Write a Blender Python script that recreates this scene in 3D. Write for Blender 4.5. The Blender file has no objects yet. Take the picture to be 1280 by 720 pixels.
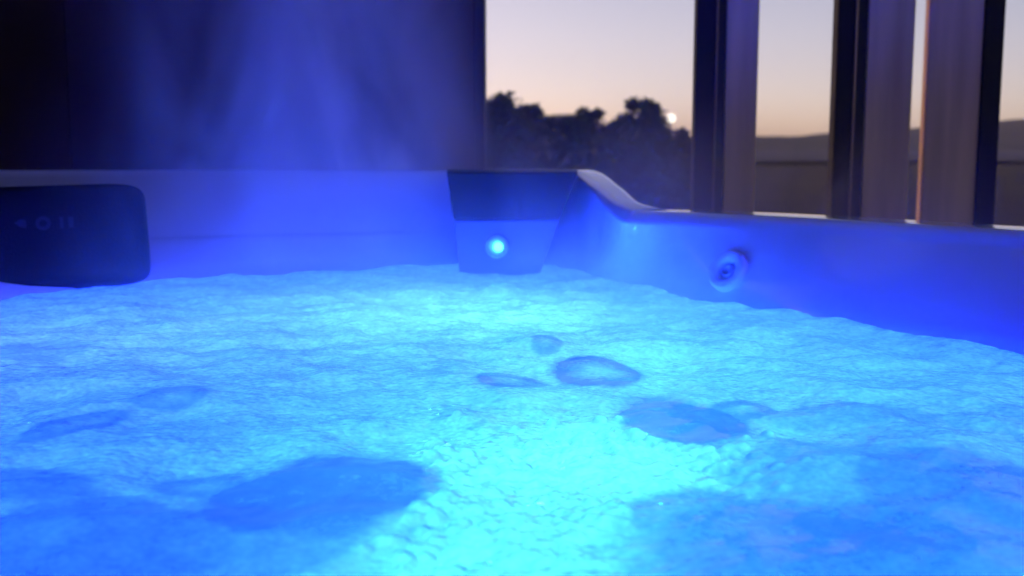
import bpy, bmesh, math, random
import numpy as np
from mathutils import Vector, noise, Matrix
from mathutils.bvhtree import BVHTree
random.seed(7)
R = math.radians
sc = bpy.context.scene
col = sc.collection

# ------------------------------------------------------------------ camera
F, H, HOR = 1400.0, 0.27, 175.0            # focal length in photo pixels, eye height over the water
PITCH = math.atan((360 - HOR) / F)
cam = bpy.data.cameras.new('camera'); co = bpy.data.objects.new('camera', cam); col.objects.link(co)
co.location = (0, 0, H); co.rotation_euler = (R(90) - PITCH, 0, 0)
cam.sensor_width = 36; cam.lens = F / 1280 * 36
cam.clip_start = 0.02; cam.clip_end = 20000
cam.dof.use_dof = True; cam.dof.focus_distance = 1.25; cam.dof.aperture_fstop = 6.0
sc.camera = co
EYE = Vector((0, 0, H))
def ray(px, py):
    a, b = (px - 640) / F, (360 - py) / F
    f = Vector((0, math.cos(PITCH), -math.sin(PITCH))); u = Vector((0, math.sin(PITCH), math.cos(PITCH)))
    return (f + Vector((a, 0, 0)) + u * b).normalized()
def onz(px, py, z):
    d = ray(px, py); t = (z - H) / d.z
    return EYE + d * t
def ony(px, py, Y):
    d = ray(px, py); return EYE + d * (Y / d.y)

# ------------------------------------------------------------------ materials
def mat(name, colr, rough=0.5, coat=0.0, metal=0.0, nz=0.0, scale=8.0, bump=0.0, bscale=60.0, stretch=(1, 1, 1), spec=0.5):
    m = bpy.data.materials.new(name); m.use_nodes = True
    nt = m.node_tree; b = nt.nodes['Principled BSDF']
    b.inputs['Base Color'].default_value = (*colr, 1); b.inputs['Roughness'].default_value = rough
    b.inputs['Metallic'].default_value = metal; b.inputs['Coat Weight'].default_value = coat
    b.inputs['Specular IOR Level'].default_value = spec
    b.inputs['Coat Roughness'].default_value = 0.06
    tc = nt.nodes.new('ShaderNodeTexCoord'); mp = nt.nodes.new('ShaderNodeMapping')
    mp.inputs['Scale'].default_value = stretch
    nt.links.new(tc.outputs['Object'], mp.inputs['Vector'])
    if nz:
        n = nt.nodes.new('ShaderNodeTexNoise'); n.inputs['Scale'].default_value = scale; n.inputs['Detail'].default_value = 6
        nt.links.new(mp.outputs['Vector'], n.inputs['Vector'])
        r = nt.nodes.new('ShaderNodeMapRange')
        r.inputs['From Min'].default_value = .25; r.inputs['From Max'].default_value = .75
        r.inputs['To Min'].default_value = 1 - nz; r.inputs['To Max'].default_value = 1 + nz
        nt.links.new(n.outputs['Fac'], r.inputs['Value'])
        mx = nt.nodes.new('ShaderNodeVectorMath'); mx.operation = 'SCALE'
        mx.inputs[0].default_value = colr
        nt.links.new(r.outputs['Result'], mx.inputs['Scale']); nt.links.new(mx.outputs['Vector'], b.inputs['Base Color'])
        r2 = nt.nodes.new('ShaderNodeMapRange'); r2.inputs['To Min'].default_value = rough * .8; r2.inputs['To Max'].default_value = min(1, rough * 1.25)
        nt.links.new(n.outputs['Fac'], r2.inputs['Value']); nt.links.new(r2.outputs['Result'], b.inputs['Roughness'])
    if bump:
        n = nt.nodes.new('ShaderNodeTexNoise'); n.inputs['Scale'].default_value = bscale; n.inputs['Detail'].default_value = 4
        nt.links.new(mp.outputs['Vector'], n.inputs['Vector'])
        bp = nt.nodes.new('ShaderNodeBump'); bp.inputs['Strength'].default_value = bump; bp.inputs['Distance'].default_value = .004
        nt.links.new(n.outputs['Fac'], bp.inputs['Height']); nt.links.new(bp.outputs['Normal'], b.inputs['Normal'])
    return m
def emis(name, c, s):
    m = bpy.data.materials.new(name); m.use_nodes = True
    b = m.node_tree.nodes['Principled BSDF']; b.inputs['Base Color'].default_value = (.6, .8, .9, 1)
    b.inputs['Emission Color'].default_value = (*c, 1); b.inputs['Emission Strength'].default_value = s
    return m
M = dict(
    shell=mat('white_acrylic', (.72, .74, .78), .22, .9, nz=.03, scale=3, bump=.03, bscale=60),
    cabinet=mat('grey_cabinet', (.12, .12, .13), .6, nz=.2, stretch=(1, 1, 6)),
    pillow=mat('black_foam_vinyl', (.003, .003, .0035), .42, nz=.15, bump=.25, bscale=220, spec=.03),
    mark=mat('embossed_mark', (.018, .016, .022), .45, spec=.1),
    cornertop=mat('charcoal_plastic', (.03, .022, .018), .5, spec=.12, nz=.1, bump=.12, bscale=150),
    cornerlow=mat('grey_plastic', (.20, .21, .24), .4, nz=.06, bump=.1, bscale=150),
    jet=mat('jet_plastic', (.68, .69, .72), .3, .3), jetdark=mat('jet_hole', (.42, .42, .46), .4),
    wall=mat('dark_render', (.045, .022, .009), .9, nz=.25, scale=2.5, bump=.4, bscale=30, spec=.0),
    frame=mat('black_frame', (.016, .014, .014), .6, nz=.2, spec=.12), trim=mat('bronze_trim', (.22, .15, .10), .3, metal=.7),
    panel=mat('taupe_panel', (.60, .42, .29), .8, spec=.1, nz=.28, scale=3, stretch=(6, 6, .5), bump=.3),
    deck=mat('deck_boards', (.12, .09, .07), .7, nz=.3, stretch=(1, 8, 1)),
    ground=mat('dry_grass_ground', (.045, .034, .026), .95, nz=.5, scale=.05, bump=.3, bscale=2, spec=.05),
    lake=mat('lake_water', (.07, .065, .10), .9, nz=.3, scale=.01, spec=.05),
    hill=mat('hill_woods', (.045, .045, .05), .95, nz=.35, scale=.004, spec=.05),
    leaf=mat('leaf_green', (.045, .055, .028), .75, nz=.4, scale=3), leaf2=mat('leaf_olive', (.065, .06, .032), .75, nz=.4, scale=3),
    bark=mat('bark', (.07, .05, .04), .9, nz=.3),
    led=emis('corner_led', (.10, .95, .75), 3.2), lens=mat('lamp_lens', (.55, .75, .9), .15, .5),
    moon=emis('moon_glow', (1.0, .93, .80), 1.7),
)

# ------------------------------------------------------------------ helpers
def link(name, me, m, parent=None, smooth=True):
    if m: me.materials.append(m)
    o = bpy.data.objects.new(name, me); col.objects.link(o)
    if parent: o.parent = parent; o.matrix_parent_inverse = Matrix.Identity(4); 
    if smooth: me.polygons.foreach_set('use_smooth', [True] * len(me.polygons))
    return o
def rel(o, parent):          # keeps world-space mesh coordinates under a located Empty
    o.location = -parent.location
def obj(name, verts, faces, m, parent=None, smooth=True):
    me = bpy.data.meshes.new(name); me.from_pydata([tuple(v) for v in verts], [], faces); me.update()
    o = link(name, me, m, parent, smooth)
    if parent and parent.type == 'EMPTY': rel(o, parent)
    return o
def bmobj(name, bm, m, parent=None, smooth=True):
    bmesh.ops.recalc_face_normals(bm, faces=bm.faces)
    me = bpy.data.meshes.new(name); bm.to_mesh(me); bm.free()
    o = link(name, me, m, parent, smooth)
    if parent and parent.type == 'EMPTY': rel(o, parent)
    return o
def tag(o, label=None, cat=None, group=None, kind=None):
    if label: o['label'] = label
    if cat: o['category'] = cat
    if group: o['group'] = group
    if kind: o['kind'] = kind
    return o
def empty(name, loc):
    o = bpy.data.objects.new(name, None); col.objects.link(o); o.location = loc; o.empty_display_size = .1; return o
def box_bm(x0, x1, y0, y1, z0, z1, bev=.004, seg=2):
    bm = bmesh.new(); bmesh.ops.create_cube(bm, size=1)
    for v in bm.verts:
        v.co = Vector((x0 + (v.co.x + .5) * (x1 - x0), y0 + (v.co.y + .5) * (y1 - y0), z0 + (v.co.z + .5) * (z1 - z0)))
    if bev: bmesh.ops.bevel(bm, geom=list(bm.edges), offset=bev, segments=seg, affect='EDGES', profile=.5)
    return bm

# ------------------------------------------------------------------ hot tub outline
# each control: water line (x,y), rim point where the wall turns into the lip (x,y), rim height, lip rise, lip run, flat width, ledge
ctrl = []
def c_pix(wx, wy, rx, ry, zr, dz, run, flat, led=0):
    w = onz(wx, wy, 0); r = onz(rx, ry, zr); ctrl.append([w.x, w.y, r.x, r.y, zr, dz, run, flat, led])
c_pix(-90, 384, -60, 218, .194, .008, .02, .07)
c_pix(0, 370, 0, 217.5, .194, .008, .02, .07)
c_pix(100, 359, 110, 217, .194, .008, .02, .07)
c_pix(205, 350, 215, 217, .194, .008, .02, .07, .4)
c_pix(330, 343, 335, 217, .194, .008, .02, .07, 1)
c_pix(470, 336, 470, 217, .194, .008, .02, .07, .6)
c_pix(560, 331, 560, 217, .194, .008, .02, .07)
c_pix(630, 329, 625, 217, .194, .008, .02, .07)
c_pix(680, 331, 684, 217, .194, .008, .018, .05)
c_pix(712, 336, 716, 218.5, .1925, .008, .016, .036)
c_pix(735, 343, 740, 238, .167, .010, .018, .030)
c_pix(755, 348, 760, 263, .137, .014, .022, .036)
c_pix(772, 351, 776, 276, .122, .018, .030, .070)
c_pix(795, 356, 798, 279, .119, .020, .032, .085)
c_pix(825, 362, 830, 280, .119, .020, .032, .085)
c_pix(900, 375, 900, 283, .119, .020, .032, .085)
c_pix(1040, 400, 1040, 291, .119, .020, .032, .085)
c_pix(1150, 418, 1150, 299, .119, .020, .032, .085)
c_pix(1280, 440, 1280, 308, .119, .020, .032, .085)
a = ctrl[-1]
ctrl.append([a[0] + .16, a[1] - .26, a[2] + .17, a[3] - .22, .119, .02, .032, .085, 0])
for (x, y) in ((1.05, .62), (1.08, .1), (.85, -.32), (.4, -.42), (-.4, -.42), (-1.15, -.36), (-1.5, 0.0), (-1.62, .7), (-1.55, 1.25)):
    n = Vector((x + .2, y - .9)).normalized() * .12
    hi = x < -1.2
    ctrl.append([x, y, x + n.x, y + n.y, .194 if hi else .119, .02, .03, .06, 0])
ctrl = np.array(ctrl)
def catmull(P, sub):
    out = []; n = len(P)
    for i in range(n):
        p0, p1, p2, p3 = P[(i - 1) % n], P[i], P[(i + 1) % n], P[(i + 2) % n]
        d0 = max(1e-4, np.linalg.norm((p1 - p0)[:2])) ** .5; d1 = max(1e-4, np.linalg.norm((p2 - p1)[:2])) ** .5; d2 = max(1e-4, np.linalg.norm((p3 - p2)[:2])) ** .5
        m1 = (p2 - p1) + d1 * ((p1 - p0) / d0 - (p2 - p0) / (d0 + d1))
        m2 = (p2 - p1) + d1 * ((p3 - p2) / d2 - (p3 - p1) / (d1 + d2))
        for k in range(sub):
            t = k / sub
            out.append((2*t**3-3*t**2+1)*p1 + (t**3-2*t**2+t)*m1 + (-2*t**3+3*t**2)*p2 + (t**3-t**2)*m2)
    return np.array(out)
S = catmull(ctrl, 16); N = len(S)
for j in range(4, 8):          # no overshoot in heights
    lo, hi_ = ctrl[:, j].min(), ctrl[:, j].max(); S[:, j] = np.clip(S[:, j], lo, hi_)
Rm = S[:, 2:4]
tg = np.roll(Rm, -3, 0) - np.roll(Rm, 3, 0); nrm = np.stack([-tg[:, 1], tg[:, 0]], 1); nrm /= np.linalg.norm(nrm, axis=1)[:, None]
C0 = np.array([-.15, .95])
if np.sum((Rm - C0) * nrm) < 0: nrm = -nrm
for _ in range(8): nrm = (np.roll(nrm, 1, 0) + nrm + np.roll(nrm, -1, 0)); nrm /= np.linalg.norm(nrm, axis=1)[:, None]
W = S[:, :2]
FLOOR = -.68
rows = []
def row(xy, z): rows.append(np.column_stack([xy, np.broadcast_to(z, (N,))]))
for s, z in ((.02, FLOOR), (.3, FLOOR), (.44, FLOOR + .005), (.48, FLOOR + .04), (.52, -.50), (.56, -.46), (.70, -.45), (.88, -.44), (.94, -.38), (.97, -.25)):
    row(C0 + (W - C0) * s, z)
row(W + (C0 - W) * .01, -.07); row(W, 0 * S[:, 4])
for u in (.15, .3, .345, .36, .375, .39, .5, .62, .75, .88, .96, 1.0):
    e = u ** 1.15
    led = np.clip(S[:, 8], 0, 1) * (0 if u < .355 else (.012 if u < .37 else .026 * max(0, 1 - (u - .37) / .6)))
    row(W + (Rm - W) * e + nrm * led[:, None] if True else 0, S[:, 4] * u)
zR, dz, run, flat = S[:, 4], S[:, 5], S[:, 6], S[:, 7]
for a_, b_ in ((.15, .22), (.5, .65), (.85, .93), (1.0, 1.0)):
    row(Rm + nrm * (run * a_)[:, None], zR + dz * b_)
top = zR + dz
row(Rm + nrm * (run + .004)[:, None], top + .0003); row(Rm + nrm * (run + .5 * flat)[:, None], top + .0003); row(Rm + nrm * (run + flat - .003)[:, None], top + .0003)
row(Rm + nrm * (run + flat)[:, None], top)
for k in range(1, 6):
    t = k / 5 * math.pi / 2
    row(Rm + nrm * (run + flat + .02 * math.sin(t))[:, None], top - .02 * (1 - math.cos(t)))
row(Rm + nrm * (run + flat + .02)[:, None], top * 0 + .03)
nr = len(rows); V = np.concatenate(rows)
faces = [(i * N + j, i * N + (j + 1) % N, (i + 1) * N + (j + 1) % N, (i + 1) * N + j) for i in range(nr - 1) for j in range(N)]
faces.append(tuple(range(N))[::-1])
tub = tag(empty('hot_tub', (C0[0], C0[1], -.82)), 'white acrylic hot tub glowing blue with a raised back rim and bubbling water', 'hot tub')
shell = obj('shell', V, faces, M['shell'], tub)
shell.data.materials.append(mat('anti_slip_acrylic', (.55, .62, .68), .85, spec=.05, nz=.06, bump=.4, bscale=140))
for k_, p_ in enumerate(shell.data.polygons):
    if k_ < 10 * N or k_ == len(faces) - 1: p_.material_index = 1
bvh = BVHTree.FromPolygons([Vector(v) for v in V], [f for f in faces if len(f) == 4])
def hit(px, py):
    loc, n, i, d = bvh.ray_cast(EYE, ray(px, py)); 
    if n.dot(ray(px, py)) > 0: n = -n
    return loc, n
Wo = Rm + nrm * (run + flat + .012)[:, None]
cr = [np.column_stack([Wo, np.full(N, z)]) for z in (.035, -.2, -.5, -.82)]
CV = np.concatenate(cr)
obj('cabinet', CV, [(i * N + j, i * N + (j + 1) % N, (i + 1) * N + (j + 1) % N, (i + 1) * N + j) for i in range(3) for j in range(N)], M['cabinet'], tub)

# headrest on the left wall: rounded pad following the wall
def pad(name, c, ux, uz, un, hw, hh, th, m, parent, p=5.0, shear=0.0, nx=48, nz_=24):
    vs, fs = [], []
    for side in (0, 1):
        for i in range(nx + 1):
            for k in range(nz_ + 1):
                u, v = -1 + 2 * i / nx, -1 + 2 * k / nz_
                # map the square to a rounded rectangle
                r = max(abs(u), abs(v)); 
                if r > 0:
                    q = (abs(u / r * 1) ** p + abs(v / r * 1) ** p) ** (1 / p); uu, vv = u / q, v / q
                else: uu = vv = 0
                e = max(0, 1 - r ** 8) ** .5
                dome = e * (1 - .12 * (u * u + v * v))
                d = th * dome if side == 0 else -th * .4 * e
                vs.append(c + ux * (hw * uu + shear * vv) + uz * (hh * vv) + un * d)
        o = side * (nx + 1) * (nz_ + 1)
        for i in range(nx):
            for k in range(nz_):
                a_ = o + i * (nz_ + 1) + k
                f = (a_, a_ + nz_ + 1, a_ + nz_ + 2, a_ + 1); fs.append(f if side == 0 else f[::-1])
    bm = bmesh.new()
    bv = [bm.verts.new(v) for v in vs]
    for f in fs: bm.faces.new([bv[q] for q in f])
    bmesh.ops.remove_doubles(bm, verts=bm.verts, dist=.0004)
    return bmobj(name, bm, m, parent)
Yr, Yl = 2.10, 1.92
tr, br = ony(181, 237, Yr + .05), ony(189, 346, Yr)
tl, bl = ony(-170, 229, Yl + .05), ony(-170, 388, Yl)
ctr = (tr + br + tl + bl) / 4
ux = ((tr - tl) + (br - bl)).normalized(); un = ux.cross(Vector((0, 0, 1))).normalized()
uz = ((tr - br).normalized() + (tl - bl).normalized()).normalized(); uz = (uz - ux * uz.dot(ux)).normalized()
un = uz.cross(ux).normalized()
if un.y > 0: un = -un
hw = ((tr - tl).length + (br - bl).length) / 4; hh = ((tr - br).length + (tl - bl).length) / 4
head = pad('headrest', ctr, ux, uz, un, hw, hh, .035, M['pillow'], tub, p=9)
head['label'] = 'black padded headrest on the left wall with small faint marks'
# faint embossed marks on the pad (too blurred to read in the photo)
hb = BVHTree.FromObject(head, bpy.context.evaluated_depsgraph_get())
def headhit(px, py):
    l, n, i, d = hb.ray_cast(EYE, ray(px, py)); return (l if l else None)
mk = bmesh.new()
def mark_poly(pts, hgt=.0012):
    vs = []
    for (x, y) in pts:
        l = headhit(x, y)
        if l is None: return
        vs.append(l)
    lo = [mk.verts.new(v + un * .0003) for v in vs]; hi = [mk.verts.new(v + un * hgt) for v in vs]
    mk.faces.new(hi); n = len(vs)
    for i in range(n): mk.faces.new((lo[i], lo[(i + 1) % n], hi[(i + 1) % n], hi[i]))
mark_poly([(18, 279), (25, 274), (33, 275), (33, 285), (25, 284)])
def ringpoly(cx, cy, r0, r1, ry):
    for k in range(10):
        a0, a1 = k / 10 * 2 * math.pi, (k + 1) / 10 * 2 * math.pi
        mark_poly([(cx + r1 * math.cos(a0), cy + ry * math.sin(a0)), (cx + r1 * math.cos(a1), cy + ry * math.sin(a1)),
                   (cx + r0 * math.cos(a1), cy + ry * r0 / r1 * math.sin(a1)), (cx + r0 * math.cos(a0), cy + ry * r0 / r1 * math.sin(a0))])
ringpoly(54, 279, 5, 10, 9)
mark_poly([(74, 271), (79, 271), (80, 285), (75, 285)]); mark_poly([(85, 271), (92, 271), (92, 284), (86, 284)])
mkm = bpy.data.meshes.new('embossed_mark'); bmesh.ops.recalc_face_normals(mk, faces=mk.faces); mk.to_mesh(mkm); mk.free()
mo = link('embossed_mark', mkm, M['mark'], head, False)

# corner column: tapering charcoal cap above a grey panel with the small lamp
YC = 2.28
def prism(name, quad, y0, y1, m, bev=.004):
    bm = bmesh.new(); fr = [bm.verts.new(q) for q in quad]; bk = [bm.verts.new((q.x * (y1 / y0), y1, q.z)) for q in quad]
    n = len(quad)
    bm.faces.new(fr); bm.faces.new(bk[::-1])
    for i in range(n): bm.faces.new((fr[i], bk[i], bk[(i + 1) % n], fr[(i + 1) % n]))
    bmesh.ops.recalc_face_normals(bm, faces=bm.faces)
    bmesh.ops.bevel(bm, geom=list(bm.edges), offset=bev, segments=3, affect='EDGES', profile=.5)
    return bmobj(name, bm, m, tub)
pts = [ony(558, 215, YC), ony(723, 215, YC), ony(699, 275, YC - .012), ony(567, 275, YC - .012)]
prism('corner_cap', pts, YC, YC + .22, M['cornertop'], .006)
Y2 = YC + .004
pts = [ony(567.2, 275.2, Y2), ony(698.6, 275.2, Y2), ony(674, 345, Y2 - .01), ony(575, 345, Y2 - .01)]
low = prism('corner_panel', pts, Y2, Y2 + .16, M['cornerlow'], .004)
def disc(name, c, n, profile, m, parent, seg=40):
    n = n.normalized(); u = n.orthogonal().normalized(); v = n.cross(u)
    vs, fs = [], []
    for (r, h) in profile:
        for k in range(seg):
            t = 2 * math.pi * k / seg; vs.append(c + (u * math.cos(t) + v * math.sin(t)) * r + n * h)
    for i in range(len(profile) - 1):
        for k in range(seg): fs.append((i * seg + k, i * seg + (k + 1) % seg, (i + 1) * seg + (k + 1) % seg, (i + 1) * seg + k))
    fs.append(tuple(range((len(profile) - 1) * seg, len(profile) * seg)))
    return obj(name, vs, fs, m, parent)
cl = ony(621, 308.5, Y2 - .006); nn = Vector((-.1, -1, .02))
lb = disc('corner_lamp', cl, nn, [(.024, -.003), (.024, .003), (.022, .005), (.015, .006), (.013, .003)], M['lens'], tub)
lb.location = -tub.location
ld = disc('lamp_core', cl + Vector((.003, -.001, 0)), nn, [(.0095, .002), (.009, .006), (.0065, .0085), (.003, .0095)], M['led'], None)
ld.parent = lb

# wall jet on the right wall
jl, jn = hit(912, 340)
jt = disc('jet', jl, jn, [(.037, -.004), (.037, .008), (.035, .012), (.031, .014), (.021, .012), (.017, .008), (.0155, -.001)], M['jet'], tub)
disc('jet_nozzle', jl + jn * .0005, jn, [(.015, .0), (.015, .002), (.012, .004), (.010, .008), (.009, .0085), (.007, .007), (.006, .002)], M['jetdark'], None).parent = jt
# a second jet higher/lower hidden ones are out of view

# ------------------------------------------------------------------ lamps (real lights in the tub)
def lamp(name, loc, power, colr, rad=.03, house=True):
    l = bpy.data.lights.new(name, 'POINT'); l.energy = power; l.color = colr; l.shadow_soft_size = rad
    o = bpy.data.objects.new(name, l); col.objects.link(o); o.parent = tub; o.location = Vector(loc) - tub.location
    return o
CY = (.13, .85, 1.0); BL = (.015, .17, 1.0); DB = (.0005, .006, 1.0)
gl_ = onz(655, 600, -.27)
lamp('footwell_lamp', (.03, .95, -.18), 3.0, CY, .012)
lamp('footwell_lamp', (.03, .70, -.17), 1.4, CY, .012)
lamp('footwell_lamp', (gl_.x, gl_.y, -.27), 2.4, CY, .02)
lamp('footwell_lamp', (.16, 1.32, -.28), 3.2, CY, .02)
lamp('seat_lamp', (-.12, 1.82, -.34), 56, (.05, .13, 1), .04)
lamp('seat_lamp', (-.66, 1.50, -.34), 40, (.035, .06, 1), .04)
lamp('seat_lamp', (.52, 1.28, -.30), 56, (.005, .02, 1), .04)
lamp('seat_lamp', (.80, .95, -.28), 260, (.0003, .0015, 1), .04)
lamp('seat_lamp', (-.80, .75, -.30), 35, (.005, .012, 1), .04)
lamp('seat_lamp', (.50, .55, -.28), 24, DB, .04)

# ------------------------------------------------------------------ water
G = .0045
Wx = W + nrm * .05
def axis(a, b, lo, hi, f, c):
    o = [a]
    while o[-1] < b: o.append(o[-1] + (f if lo < o[-1] < hi else c))
    return np.array(o)
xs = axis(Wx[:, 0].min(), Wx[:, 0].max() + G, -.32, .34, .0026, .0048); ys = axis(Wx[:, 1].min(), Wx[:, 1].max() + G, .50, 1.12, .0024, .0048)
X, Y = np.meshgrid(xs, ys, indexing='ij')
ins = np.zeros(X.shape, bool)
for i in range(N):
    x0, y0 = Wx[i]; x1, y1 = Wx[(i + 1) % N]
    if y0 == y1: continue
    c = ((y0 > Y) != (y1 > Y)) & (X < (x1 - x0) * (Y - y0) / (y1 - y0) + x0); ins ^= c
# calm, foam-free patches: (photo px centre, radii px, angle)
patches = []
for (px, py, rx, ry, ang, s) in ((392, 636, 142, 58, -6, 1.0), (330, 690, 120, 40, 0, .7), (250, 690, 60, 60, 0, .55), (250, 600, 60, 16, -22, .8), (110, 650, 95, 30, -28, .75), (850, 530, 78, 34, 12, 1.0), (930, 512, 45, 12, -8, .8),
                          (640, 476, 40, 11, 0, .9), (745, 462, 48, 16, 4, 1.0), (683, 434, 22, 9, 0, .7), (95, 533, 38, 20, -22, .85), (218, 497, 45, 12, -6, .7),
                          (865, 650, 80, 45, -30, .8), (1000, 695, 250, 72, -4, .95), (1230, 630, 150, 60, -12, .8), (30, 610, 110, 24, -28, .8), (110, 700, 200, 60, 0, .8), (1080, 600, 170, 40, 4, .45), (330, 440, 90, 5, -3, .35), (1060, 520, 120, 12, 6, .4), (40, 440, 60, 12, 0, .45)):
    c = onz(px, py, 0); e1 = onz(px + rx, py, 0); e2a, e2b = onz(px, py - ry, 0), onz(px, py + ry, 0)
    patches.append((c.x, (e2a.y + e2b.y) / 2, (e1 - c).length, (e2a.y - e2b.y) / 2, R(ang), s))
def sstep(a, b, x): t = np.clip((x - a) / (b - a), 0, 1); return t * t * (3 - 2 * t)
rng = np.random.default_rng(3)
def waves(X, Y, lam, n, seed, spread=math.pi, th0=0):
    r = np.random.default_rng(seed); z = np.zeros_like(X)
    for _ in range(n):
        th = th0 + r.uniform(-spread, spread); k = 2 * math.pi / (lam * r.uniform(.6, 1.6)); z += np.sin(k * (X * math.cos(th) + Y * math.sin(th)) + r.uniform(0, 6.28) + 1.3 * np.sin(2.1 * X + 1.7 * Y + r.uniform(0, 6)))
    return z / math.sqrt(n)
def nfield(fn, step):
    # python noise sampled on a coarse lattice, bilinear upsampled
    ax = np.arange(xs[0] - step, xs[-1] + 2 * step, step); ay = np.arange(ys[0] - step, ys[-1] + 2 * step, step)
    g = np.array([[fn(x, y) for y in ay] for x in ax])
    fx = (X - ax[0]) / step; fy = (Y - ay[0]) / step; i = fx.astype(int); j = fy.astype(int); a = fx - i; b = fy - j
    return (g[i, j] * (1 - a) + g[i + 1, j] * a) * (1 - b) + (g[i, j + 1] * (1 - a) + g[i + 1, j + 1] * a) * b
n1 = nfield(lambda x, y: noise.fractal(Vector((x * 5, y * 5, 0)), .8, 2.1, 5), .012)
n2 = nfield(lambda x, y: noise.fractal(Vector((x * 16, y * 11, 4)), .7, 2.1, 4), .008)
n3 = nfield(lambda x, y: noise.fractal(Vector((x * 42, y * 38, 9)), .6, 2.2, 3), .0055)
foam = np.ones_like(X); calm = np.zeros_like(X); dome = np.zeros_like(X)
for (cx, cy, ra, rb, an, s) in patches:
    dx, dy = X - cx, Y - cy; u = dx * math.cos(an) + dy * math.sin(an); v = -dx * math.sin(an) + dy * math.cos(an)
    d = np.sqrt((u / ra) ** 2 + (v / rb) ** 2) + n1 * .30 + n2 * .14 + n3 * .06
    f = (sstep(1.35, .65, d) if ra > .13 else sstep(1.2, .86, d)) * (1 - (.75 * np.exp(-(d / .42) ** 2) if ra < .05 else 0)); calm = np.maximum(calm, f * s); dome += .012 * min(1, ra / .15) * s * np.exp(-((u / ra) ** 2 + (v / rb) ** 2) * 1.2)
foam = 1 - calm
cells = nfield(lambda x, y: noise.cell(Vector((0, 0, 0))), .1) * 0
Z = .0035 * waves(X, Y, .30, 7, 1) + .0022 * waves(X, Y, .11, 10, 2) + .0006 * waves(X, Y, .05, 12, 5) + .0045 * n1 + foam * (.0018 * n2 + .0010 * n3) + dome - .004 * foam * 0
Z = Z + rng.normal(0, .00025, Z.shape) * foam
lump = np.zeros_like(X); rb_ = random.Random(11)
for k in range(2300):
    if rb_.random() < .62: px, py = rb_.gauss(690, 85), rb_.gauss(655, 45)
    else: px, py = rb_.gauss(820, 55), rb_.gauss(592, 22)
    if not 420 < py < 800: continue
    p = onz(px, py, 0); rad_ = rb_.uniform(.0035, .0075) * (1 if rb_.random() < .93 else 1.5)
    i0, i1 = np.searchsorted(xs, (p.x - rad_, p.x + rad_)); j0, j1 = np.searchsorted(ys, (p.y - rad_, p.y + rad_))
    if i1 <= i0 or j1 <= j0 or i1 >= len(xs) or j1 >= len(ys): continue
    sx_, sy_ = X[i0:i1, j0:j1], Y[i0:i1, j0:j1]; h_ = np.clip(1 - ((sx_ - p.x) ** 2 + (sy_ - p.y) ** 2) / rad_ ** 2, 0, 1) ** .5
    h_ = h_ * foam[i0:i1, j0:j1]
    lump[i0:i1, j0:j1] = np.maximum(lump[i0:i1, j0:j1], h_ * rad_ * .75)
Z = Z + lump
Z -= Z[ins].mean()
idx = -np.ones(X.shape, int); idx[ins] = np.arange(ins.sum())
q = ins[:-1, :-1] & ins[1:, :-1] & ins[1:, 1:] & ins[:-1, 1:]
a_, b_, c_, d_ = idx[:-1, :-1][q], idx[1:, :-1][q], idx[1:, 1:][q], idx[:-1, 1:][q]
Vw = np.column_stack([X[ins], Y[ins], Z[ins]]); Fw = np.column_stack([a_, b_, c_, d_])
me = bpy.data.meshes.new('water'); me.vertices.add(len(Vw)); me.vertices.foreach_set('co', Vw.ravel())
me.loops.add(Fw.size); me.loops.foreach_set('vertex_index', Fw.ravel())
me.polygons.add(len(Fw)); me.polygons.foreach_set('loop_start', np.arange(0, Fw.size, 4)); me.polygons.foreach_set('loop_total', np.full(len(Fw), 4))
me.update(calc_edges=True); me.validate()
bl = np.zeros_like(X)
for (px, py, rx, ry, s_) in ((690, 650, 150, 60, 1), (640, 560, 90, 30, .7), (860, 590, 70, 22, .8), (560, 690, 60, 30, .8)):
    c = onz(px, py, 0); ra = (onz(px + rx, py, 0) - c).length; rb = (onz(px, py - ry, 0) - onz(px, py + ry, 0)).length / 2
    bl = np.maximum(bl, s_ * np.exp(-(((X - c.x) / ra) ** 2 + ((Y - c.y) / rb) ** 2)))
ab = me.attributes.new('boil', 'FLOAT', 'POINT'); ab.data.foreach_set('value', (bl * foam)[ins].astype(np.float32))
al = me.attributes.new('lump', 'FLOAT', 'POINT'); al.data.foreach_set('value', np.clip(lump / .004, 0, 1)[ins].astype(np.float32))
at = me.attributes.new('foam', 'FLOAT', 'POINT'); at.data.foreach_set('value', foam[ins].astype(np.float32))

wm = bpy.data.materials.new('aerated_water'); wm.use_nodes = True; nt = wm.node_tree; nt.nodes.clear(); L = nt.links.new
def nd(t, **k):
    n = nt.nodes.new(t)
    for a, b in k.items(): setattr(n, a, b)
    return n
out = nd('ShaderNodeOutputMaterial'); tc = nd('ShaderNodeTexCoord')
fa = nd('ShaderNodeAttribute'); fa.attribute_name = 'foam'
nA = nd('ShaderNodeTexNoise'); nA.inputs['Scale'].default_value = 52; nA.inputs['Detail'].default_value = 5; nA.inputs['Roughness'].default_value = .65; nA.inputs['Distortion'].default_value = .25
nB = nd('ShaderNodeTexVoronoi'); nB.inputs['Scale'].default_value = 120; nB.feature = 'F1'
nC = nd('ShaderNodeTexNoise'); nC.inputs['Scale'].default_value = 8; nC.inputs['Detail'].default_value = 4
for n in (nA, nB, nC): L(tc.outputs['Object'], n.inputs['Vector'])
def mth(op, a, b=None, c=None):
    n = nd('ShaderNodeMath', operation=op)
    for i, v in enumerate((a, b, c)):
        if v is None: continue
        if isinstance(v, (int, float)): n.inputs[i].default_value = v
        else: L(v, n.inputs[i])
    return n.outputs[0]
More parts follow.
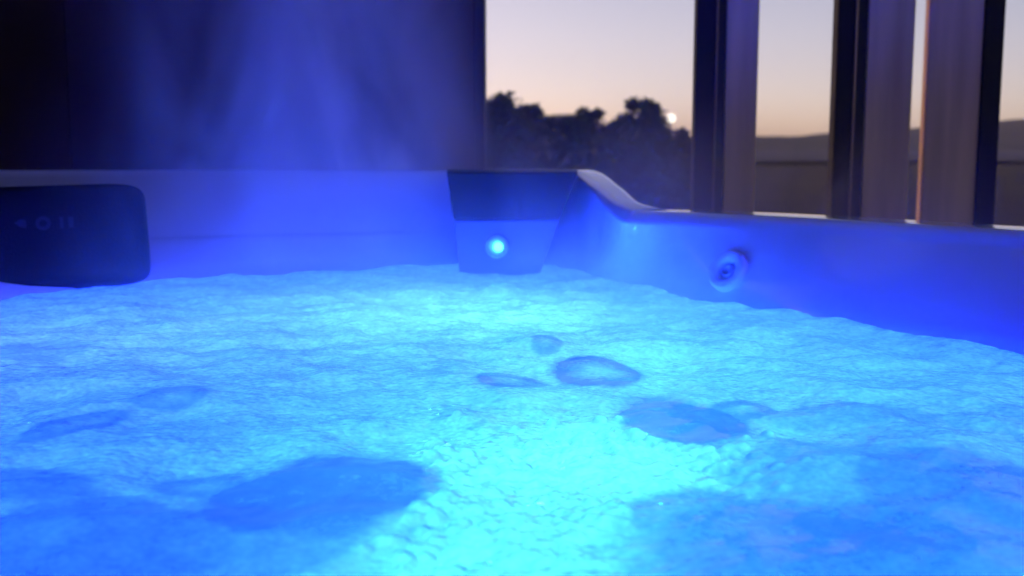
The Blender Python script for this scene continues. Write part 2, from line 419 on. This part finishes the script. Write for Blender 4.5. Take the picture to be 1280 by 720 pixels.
def mr(v, a, b, c, d):
    n = nd('ShaderNodeMapRange'); L(v, n.inputs['Value'])
    for k, x in zip(('From Min', 'From Max', 'To Min', 'To Max'), (a, b, c, d)): n.inputs[k].default_value = x
    return n.outputs['Result']
dens = mth('ADD', mr(nA.outputs['Fac'], .3, .7, .50, .88), mr(nC.outputs['Fac'], .3, .7, -.12, .12))
nF = nd('ShaderNodeTexNoise'); nF.inputs['Scale'].default_value = 170; nF.inputs['Detail'].default_value = 2; L(tc.outputs['Object'], nF.inputs['Vector'])
dens = mth('ADD', dens, mr(nF.outputs['Fac'], .35, .7, -.10, .16))
nW = nd('ShaderNodeTexVoronoi'); nW.feature = 'F1'; nW.inputs['Scale'].default_value = 95; L(tc.outputs['Object'], nW.inputs['Vector'])
bo = nd('ShaderNodeAttribute'); bo.attribute_name = 'boil'
lu = nd('ShaderNodeAttribute'); lu.attribute_name = 'lump'
dens = mth('ADD', dens, mth('MULTIPLY', bo.outputs['Fac'], mr(nW.outputs['Distance'], .15, .75, .05, -.22)))
dens = mth('ADD', dens, mth('MULTIPLY', lu.outputs['Fac'], .25))
fac = mth('MULTIPLY', mth('MULTIPLY', dens, mr(fa.outputs['Fac'], 0, 1, .24, 1)), .95)
fac = mth('MINIMUM', fac, .90)
hb_ = mth('MULTIPLY', mth('ADD', mth('MULTIPLY', nA.outputs['Fac'], 1.0), mth('MULTIPLY', nB.outputs['Distance'], -.9)), mr(fa.outputs['Fac'], 0, 1, .12, 1))
bp = nd('ShaderNodeBump'); bp.inputs['Strength'].default_value = .38; bp.inputs['Distance'].default_value = .0032; L(hb_, bp.inputs['Height'])
nV = nd('ShaderNodeTexVoronoi'); nV.feature = 'SMOOTH_F1'; nV.inputs['Scale'].default_value = 95; nV.inputs['Smoothness'].default_value = .35; L(tc.outputs['Object'], nV.inputs['Vector'])
ba = nd('ShaderNodeAttribute'); ba.attribute_name = 'boil'
bp2 = nd('ShaderNodeBump'); bp2.inputs['Strength'].default_value = .35; bp2.inputs['Distance'].default_value = .012; bp2.invert = True
L(mth('MULTIPLY', nV.outputs['Distance'], ba.outputs['Fac']), bp2.inputs['Height']); L(bp2.outputs['Normal'], bp.inputs['Normal'])
df = nd('ShaderNodeBsdfDiffuse'); df.inputs['Color'].default_value = (.45, .70, .88, 1); L(bp.outputs['Normal'], df.inputs['Normal'])
tl_ = nd('ShaderNodeBsdfTranslucent'); tl_.inputs['Color'].default_value = (.50, .75, .95, 1); L(bp.outputs['Normal'], tl_.inputs['Normal'])
mf = nd('ShaderNodeMixShader'); mf.inputs['Fac'].default_value = .72; L(df.outputs[0], mf.inputs[1]); L(tl_.outputs[0], mf.inputs[2])
tp = nd('ShaderNodeBsdfTransparent'); tp.inputs['Color'].default_value = (.05, .16, .85, 1)
mm = nd('ShaderNodeMixShader'); L(fac, mm.inputs['Fac']); L(tp.outputs[0], mm.inputs[1]); L(mf.outputs[0], mm.inputs[2])
gl = nd('ShaderNodeBsdfGlossy'); gl.inputs['Roughness'].default_value = .12; gl.inputs['Color'].default_value = (1, 1, 1, 1); L(bp.outputs['Normal'], gl.inputs['Normal'])
fr = nd('ShaderNodeFresnel'); fr.inputs['IOR'].default_value = 1.33; L(bp.outputs['Normal'], fr.inputs['Normal'])
mg = nd('ShaderNodeMixShader'); L(mth('MULTIPLY', fr.outputs[0], .8), mg.inputs['Fac']); L(mm.outputs[0], mg.inputs[1]); L(gl.outputs[0], mg.inputs[2])
L(mg.outputs[0], out.inputs['Surface'])
water = link('water', me, wm); tag(water, kind='structure')

# ------------------------------------------------------------------ steam
sx0, sx1, sy0, sy1, sz0, sz1 = -1.7, 1.2, 1.0, 3.15, .03, 1.15
bm = box_bm(sx0, sx1, sy0, sy1, sz0, sz1, 0)
steam = bmobj('steam', bm, None, None, False); tag(steam, 'pale blue steam rising from the hot water', 'steam', kind='stuff')
sm = bpy.data.materials.new('steam'); sm.use_nodes = True; nt = sm.node_tree; nt.nodes.clear(); L = nt.links.new
out = nd('ShaderNodeOutputMaterial'); tc = nd('ShaderNodeTexCoord'); mp = nd('ShaderNodeMapping'); mp.inputs['Scale'].default_value = (1, 1, .55)
L(tc.outputs['Object'], mp.inputs['Vector'])
n = nd('ShaderNodeTexNoise'); n.inputs['Scale'].default_value = 3.8; n.inputs['Detail'].default_value = 4; n.inputs['Distortion'].default_value = .7; L(mp.outputs[0], n.inputs['Vector'])
sx = nd('ShaderNodeSeparateXYZ'); L(tc.outputs['Object'], sx.inputs[0])
base = mr(n.outputs['Fac'], .43, .62, 0, 1.6)
def bell(v, c, w):
    return mth('EXPONENT', mth('MULTIPLY', mth('POWER', mth('ABSOLUTE', mth('DIVIDE', mth('SUBTRACT', v, c), w)), 2.0), -1))
zf = mth('EXPONENT', mth('MULTIPLY', sx.outputs['Z'], -1 / .08))           # low layer over the water
plume = mth('MULTIPLY', mth('MULTIPLY', mr(sx.outputs['X'], -.82, -.48, 0, 1), mr(sx.outputs['X'], -.30, -.04, 1, 0)), bell(sx.outputs['Y'], 2.5, .38))
plume = mth('MULTIPLY', plume, mth('EXPONENT', mth('MULTIPLY', sx.outputs['Z'], -1 / .55)))
low = mth('MULTIPLY', zf, mth('MULTIPLY', bell(sx.outputs['X'], .05, .55), bell(sx.outputs['Y'], 2.1, .75)))
drift = mth('MULTIPLY', mth('MULTIPLY', bell(sx.outputs['Y'], 2.72, .22), bell(sx.outputs['Z'], .16, .13)), mth('MULTIPLY', mr(sx.outputs['X'], -.9, -.5, 0, 1), mr(sx.outputs['X'], .7, 1.1, 1, 0)))
low = mth('ADD', low, mth('MULTIPLY', drift, .45))
fade = mr(sx.outputs['Z'], .8, 1.12, 1, 0)
fadex = mth('MULTIPLY', mr(sx.outputs['X'], -1.6, -1.3, 0, 1), mr(sx.outputs['X'], .95, 1.15, 1, 0))
fadey = mth('MULTIPLY', mr(sx.outputs['Y'], 1.05, 1.4, 0, 1), mr(sx.outputs['Y'], 2.8, 3.1, 1, 0))
dn = mth('MULTIPLY', mth('ADD', mth('MULTIPLY', plume, 5.0), mth('MULTIPLY', low, 1.7)), mth('ADD', mth('MULTIPLY', base, 1.0), .10))
dn = mth('MULTIPLY', mth('MULTIPLY', dn, fade), mth('MULTIPLY', fadex, fadey))
pv = nd('ShaderNodeVolumePrincipled'); pv.inputs['Color'].default_value = (1, .84, .62, 1); pv.inputs['Anisotropy'].default_value = .15
L(dn, pv.inputs['Density']); L(pv.outputs[0], out.inputs['Volume'])
steam.data.materials.append(sm)

# ------------------------------------------------------------------ terrace and house wall
DZ = -.82
o = bmobj('terrace', box_bm(-6, 6, -4, 5.2, DZ - .25, DZ, .01), M['deck'], None, False); tag(o, kind='structure')
YW = 3.35; xe = ony(605.5, 100, YW).x
w = empty('house_wall', (-2.2, YW + .15, DZ)); tag(w, 'dark rendered house wall behind the left side of the tub', 'wall')
wb = bmesh.new(); x_ = xe - .03
t_ = box_bm(-4.6, x_, YW + .012, YW + .25, DZ, 2.59, 0); tm = bpy.data.meshes.new('t'); t_.to_mesh(tm); t_.free(); wb.from_mesh(tm); bpy.data.meshes.remove(tm)
while x_ > -4.5:
    t_ = box_bm(x_ - 1.197, x_, YW, YW + .010, DZ, 2.59, .002); tm = bpy.data.meshes.new('t'); t_.to_mesh(tm); t_.free(); wb.from_mesh(tm); bpy.data.meshes.remove(tm); x_ -= 1.2
bmobj('wall', wb, M['wall'], w, False)
bmobj('corner_trim', box_bm(xe - .028, xe, YW - .004, YW + .254, DZ, 2.59, .003), M['frame'], w, False)

rf = empty('added_pergola', (-1, 1, 2.6)); tag(rf, 'unseen dark slatted cover over the tub, added to cut sky light', 'added_pergola')  # slatted cover added out of view, slat spacing set to limit sky light
bmobj('beam', box_bm(-4.6, 2.7, 3.0, 3.12, 2.6, 2.76, .006), M['frame'], rf, False)
for k in range(16):
    bmobj('rafter', box_bm(-4.5 + k * .47, -4.44 + k * .47, -3.1, 3.3, 2.762, 2.90, .004), M['frame'], rf, False)
sb = bmesh.new()
for k in range(34):
    t_ = box_bm(-4.6, 2.8, -3.1 + k * .19, -2.935 + k * .19, 2.902, 2.93, 0); tm = bpy.data.meshes.new('t'); t_.to_mesh(tm); t_.free(); sb.from_mesh(tm); bpy.data.meshes.remove(tm)
bmobj('slats', sb, M['frame'], rf, False)
rear_block = empty('house_wall', (-1, -3.0, DZ)); tag(rear_block, 'unseen dark wall behind the viewer, added to block ambient light', 'wall')  # added behind the camera to keep ambient sky light off the tub
bmobj('wall', box_bm(-4.6, 2.6, -3.2, -2.95, DZ, 2.59, .006), M['wall'], rear_block, False)
bmobj('skirting', box_bm(-4.6, 2.6, -2.948, -2.93, DZ + .002, DZ + .12, .003), M['frame'], rear_block, False)

side_block = empty('house_wall', (-4.7, .2, DZ)); tag(side_block, 'unseen dark side wall at the far left, added to block ambient light', 'wall')  # added out of view, closes the open left side against sky light
bmobj('wall', box_bm(-4.8, -4.62, -3.2, 3.6, DZ, 2.59, .006), M['wall'], side_block, False)
bmobj('skirting', box_bm(-4.618, -4.6, -2.92, 3.34, DZ + .002, DZ + .12, .003), M['frame'], side_block, False)

# posts: frame leaf + bronze trim + taupe panel
def px_x(px, Y): return ony(px, 170, Y).x
def post(label, Y, f0, f1, tr, p0, p1, mirror=False):
    cx = (px_x(min(f0, p0), Y) + px_x(max(f1, p1), Y)) / 2
    t = empty('porch_post', (cx, Y, DZ)); tag(t, label, 'post', 'dark posts with taupe panels beside the tub')
    a, b = px_x(f0, Y), px_x(f1, Y)
    bmobj('frame', box_bm(a, b, Y, Y + .05, DZ, 2.595, .004), M['frame'], t, False)
    if tr:
        c = px_x(tr, Y); bmobj('trim_strip', box_bm(c - .003, c + .003, Y - .006, Y + .004, DZ, 2.595, .001), M['trim'], t, False)
    a, b = px_x(p0, Y), px_x(p1, Y)
    bmobj('panel', box_bm(a + .001, b, Y + .006, Y + .044, DZ, 2.595, .004), M['panel'], t, False)
    # foot plate and a fixing collar
    bmobj('foot_plate', box_bm(min(px_x(f0, Y), a) - .02, max(px_x(f1, Y), b) + .02, Y - .03, Y + .13, DZ, DZ + .012, .003), M['frame'], t, False)
post('narrow dark post with a grey blue panel, nearest the trees and the moon', 3.0, 868, 905, 893, 905, 946)
post('dark post left of the narrow slit of sky', 3.0, 1042, 1080, 1065, 1080, 1139)
post('taupe panel and dark post right of the narrow slit of sky', 3.0, 1224, 1249, 0, 1156, 1224)

# ------------------------------------------------------------------ land
def land():
    rad = [0, 5, 8, 12, 18, 26, 40, 60, 90, 140, 200, 300, 450, 650, 900, 1300, 2000, 3000, 4500, 5600]
    vs, fs = [], []; A = 120
    for r in rad:
        for k in range(A):
            t = 2 * math.pi * k / A; x, y = r * math.sin(t), r * math.cos(t)
            z = -1.3 if r < 6 else -1.3 - 1.5 * min(1, (r - 6) / 20) - 24 * min(1, max(0, (r - 30) / 700)) ** .8
            if r > 10: z += noise.noise(Vector((x * .02, y * .02, 0))) * min(3, r * .01)
            vs.append((x, y, z))
    n = len(rad)
    for i in range(n - 1):
        for k in range(A): fs.append((i * A + k, i * A + (k + 1) % A, (i + 1) * A + (k + 1) % A, (i + 1) * A + k))
    return vs, fs
v, f = land(); g = obj('ground', v, f, M['ground']); tag(g, kind='structure')
# lake in the valley
vs = [(900 * math.cos(t) * 2.2 + 300, 1900 + 650 * math.sin(t), -25.5 + 3) for t in [2 * math.pi * k / 60 for k in range(60)]]
l = obj('lake', vs, [tuple(range(60))], M['lake'], None, False); tag(l, kind='structure')
def ridge(name, D, prof, depth, seed, amp):
    # prof: (px, py) skyline points
    xs_ = np.array([p[0] for p in prof], float); ys_ = np.array([p[1] for p in prof], float)
    PX = np.arange(prof[0][0], prof[-1][0], 6.0); vs, fs = [], []; n = 0; K = 14
    for px in PX:
        py = np.interp(px, xs_, ys_) + amp * noise.fractal(Vector((px * .02, seed, 0)), .8, 2, 5)
        top = (HOR - py) / F * D; X0 = (px - 640) / F * D
        for k in range(K):
            u = k / (K - 1); y = D + depth * (u - .5) * 2; s = math.sin(math.pi * u) ** 1.1
            z = -30 + (top + 30) * s + noise.fractal(Vector((X0 * .004, y * .004, seed)), .8, 2, 4) * 6 * s * (1 - s) * 4
            vs.append((X0 * (1 + 0 * u), y, z))
        n += 1
    for i in range(n - 1):
        for k in range(K - 1): fs.append((i * K + k, (i + 1) * K + k, (i + 1) * K + k + 1, i * K + k + 1))
    o = obj(name, vs, fs, M['hill']); tag(o, kind='structure')
ridge('hills', 4200, [(-900, 150), (300, 150), (560, 150), (660, 150), (705, 143), (722, 145), (760, 166), (860, 172), (910, 168), (950, 171), (990, 171), (1040, 166), (1140, 160), (1210, 157), (1250, 153), (1300, 147), (1500, 140), (2200, 150)], 1200, 3, 3)

# ------------------------------------------------------------------ trees
def tree(name, px, top_py, hwpx, D, label, group, m, leaves=2600, base=-2.6, seed=0, low_py=290, ls=1.0):
    rnd = random.Random(seed)
    X0 = (px - 640) / F * D; top = H + (HOR - top_py) / F * D; hw = hwpx / F * D
    t = empty(name, (X0, D, base)); tag(t, label, 'tree', group)
    bm = bmesh.new()
    def limb(p0, p1, r0, r1, seg=6, n=5):
        ax = (p1 - p0).normalized(); u = ax.orthogonal().normalized(); v = ax.cross(u); prev = None
        for i in range(n + 1):
            s = i / n; c = p0.lerp(p1, s) + Vector((rnd.uniform(-1, 1), rnd.uniform(-1, 1), 0)) * r0 * .5 * (0 < i < n); r = r0 + (r1 - r0) * s
            ring = [bm.verts.new(c + (u * math.cos(a) + v * math.sin(a)) * r) for a in [2 * math.pi * k / seg for k in range(seg)]]
            if prev:
                for k in range(seg): bm.faces.new((prev[k], prev[(k + 1) % seg], ring[(k + 1) % seg], ring[k]))
            prev = ring
    h = top - base; B = Vector((X0, D, base))
    limb(B, B + Vector((0, 0, h * .55)), .10, .06)
    r_l = .04 if ls == 1 else .02
    tips = []
    lo = H + (HOR - low_py) / F * D
    for k in range(34):
        a = rnd.uniform(0, 6.28); rr = rnd.uniform(.15, 1) ** .7
        zt = rnd.uniform(max(lo, base + .5), top - .06 * h)
        prof = min(1, max(.5, (top - zt) / (hw * .8)))
        tip = B + Vector((math.cos(a) * hw * rr * prof, math.sin(a) * hw * rr * prof, zt - base)); tips.append(tip)
        limb(B + Vector((0, 0, min(h * .5, (zt - base) * .6))), tip, r_l, .008, 5, 4)
    tips.append(B + Vector((0, 0, h * .97 - .12)))
    for k in range(5):                                     # thin whips that break the skyline
        a = rnd.uniform(0, 6.28); tp_ = B + Vector((math.cos(a) * hw * .45, math.sin(a) * hw * .45, h - rnd.uniform(0, .18))); tips.append(tp_)
        limb(tp_ - Vector((0, 0, .5)), tp_, .012, .003, 4, 3)
    bmobj('trunk', bm, M['bark'], t)
    vs, fs = [], []
    for k in range(leaves * 4):
        tip = rnd.choice(tips); s = hw * .24 if tip in tips[:35] else hw * .12
        c = tip + Vector((rnd.gauss(0, s), rnd.gauss(0, s), rnd.gauss(0, s * .9) - s * .6))
        d = Vector((rnd.gauss(0, 1), rnd.gauss(0, 1), rnd.gauss(0, 1))).normalized(); e = d.orthogonal().normalized() * rnd.uniform(.014, .032) * ls; d *= rnd.uniform(.025, .06) * ls
        b0 = len(vs); vs += [c - d, c + e, c + d, c - e]; fs.append((b0, b0 + 1, b0 + 2, b0 + 3))
    obj('crown', vs, fs, m, t, False)
TL = [
 ('broad_tree', 612, 124, 44, 15, 'tallest bushy tree at the corner of the dark house wall', 0, 4200),
 ('broad_tree', 668, 138, 34, 16, 'rounded bush second from the house wall', 1, 3200),
 ('broad_tree', 706, 152, 40, 14, 'low dense bush in front of the pale hilltop', 0, 3200),
 ('broad_tree', 738, 138, 24, 18, 'small pointed tree left of the gap of light', 1, 2200),
 ('broad_tree', 804, 130, 30, 16, 'feathery tree with a ragged peak beside the moon', 0, 3400),
 ('broad_tree', 776, 146, 28, 17, 'thin tree right of the gap of light', 1, 1600),
 ('broad_tree', 838, 164, 30, 15, 'low sloping bush under the moon', 0, 2600),
 ('broad_tree', 876, 180, 34, 14, 'lowest bush, partly behind the first dark post', 1, 2600),
 ('broad_tree', 772, 176, 60, 13, 'wide dark bush below the gap of light', 0, 3200),
 ('broad_tree', 560, 120, 60, 15, 'bush hidden mostly behind the house wall', 0, 2000),
]
for i, (nm, px, ty, hwp, D, lab, mi, lv) in enumerate(TL[:-1]):
    tree(nm, px, ty, hwp, D, lab, 'bushy trees beyond the terrace', M['leaf'] if mi == 0 else M['leaf2'], lv, seed=i + 3)

# air
hz = bmobj('haze', box_bm(-6500, 6500, -6000, 6800, -40, 450, 0), None, None, False); tag(hz, kind='stuff')
hm = bpy.data.materials.new('haze'); hm.use_nodes = True; t3 = hm.node_tree; t3.nodes.clear()
hp = t3.nodes.new('ShaderNodeVolumePrincipled'); hp.inputs['Density'].default_value = .00004; hp.inputs['Color'].default_value = (.9, .88, .95, 1)
ho = t3.nodes.new('ShaderNodeOutputMaterial'); t3.links.new(hp.outputs[0], ho.inputs['Volume']); hz.data.materials.append(hm)
# moon
D = 9000; mp_ = EYE + ray(839, 148) * D
bm = bmesh.new(); bmesh.ops.create_uvsphere(bm, u_segments=24, v_segments=16, radius=5.2 / F * D)
bmesh.ops.translate(bm, verts=bm.verts, vec=mp_)
mo_ = bmobj('moon', bm, M['moon']); tag(mo_, 'small bright full moon low in the peach sky', 'moon')

# ------------------------------------------------------------------ sky and sun
SE, SR = 10.0, -60.0
w_ = bpy.data.worlds.new('World'); sc.world = w_; w_.use_nodes = True; nt = w_.node_tree; L = nt.links.new
bg = nt.nodes['Background']; sky = nt.nodes.new('ShaderNodeTexSky'); sky.sky_type = 'NISHITA'; sky.sun_disc = False
sky.sun_elevation = R(SE); sky.sun_rotation = R(SR); sky.air_density = .5; sky.dust_density = 1.0; sky.ozone_density = 0
tn = nt.nodes.new('ShaderNodeVectorMath'); tn.operation = 'MULTIPLY'; tn.inputs[1].default_value = (1.20, .915, .925)   # white balance
L(sky.outputs[0], tn.inputs[0]); L(tn.outputs[0], bg.inputs['Color']); bg.inputs['Strength'].default_value = .147
sl = bpy.data.lights.new('sun', 'SUN'); sl.energy = .15; sl.angle = R(.6); sl.color = (1, .72, .5)
so = bpy.data.objects.new('sun', sl); col.objects.link(so)
sd = Vector((math.sin(R(SR)) * math.cos(R(SE)), math.cos(R(SR)) * math.cos(R(SE)), math.sin(R(SE))))
so.rotation_euler = sd.to_track_quat('Z', 'Y').to_euler()

# ------------------------------------------------------------------ render settings
sc.view_settings.view_transform = 'Standard'; sc.view_settings.look = 'None'; sc.view_settings.exposure = .42; sc.view_settings.gamma = 1
sc.render.engine = 'CYCLES'
cy = sc.cycles; cy.use_denoising = True; cy.max_bounces = 8; cy.diffuse_bounces = 4; cy.transparent_max_bounces = 12; cy.volume_bounces = 1
cy.transmission_bounces = 6; cy.sample_clamp_indirect = 6; cy.volume_step_rate = 2.0; cy.volume_max_steps = 48
cy.caustics_reflective = False; cy.caustics_refractive = False
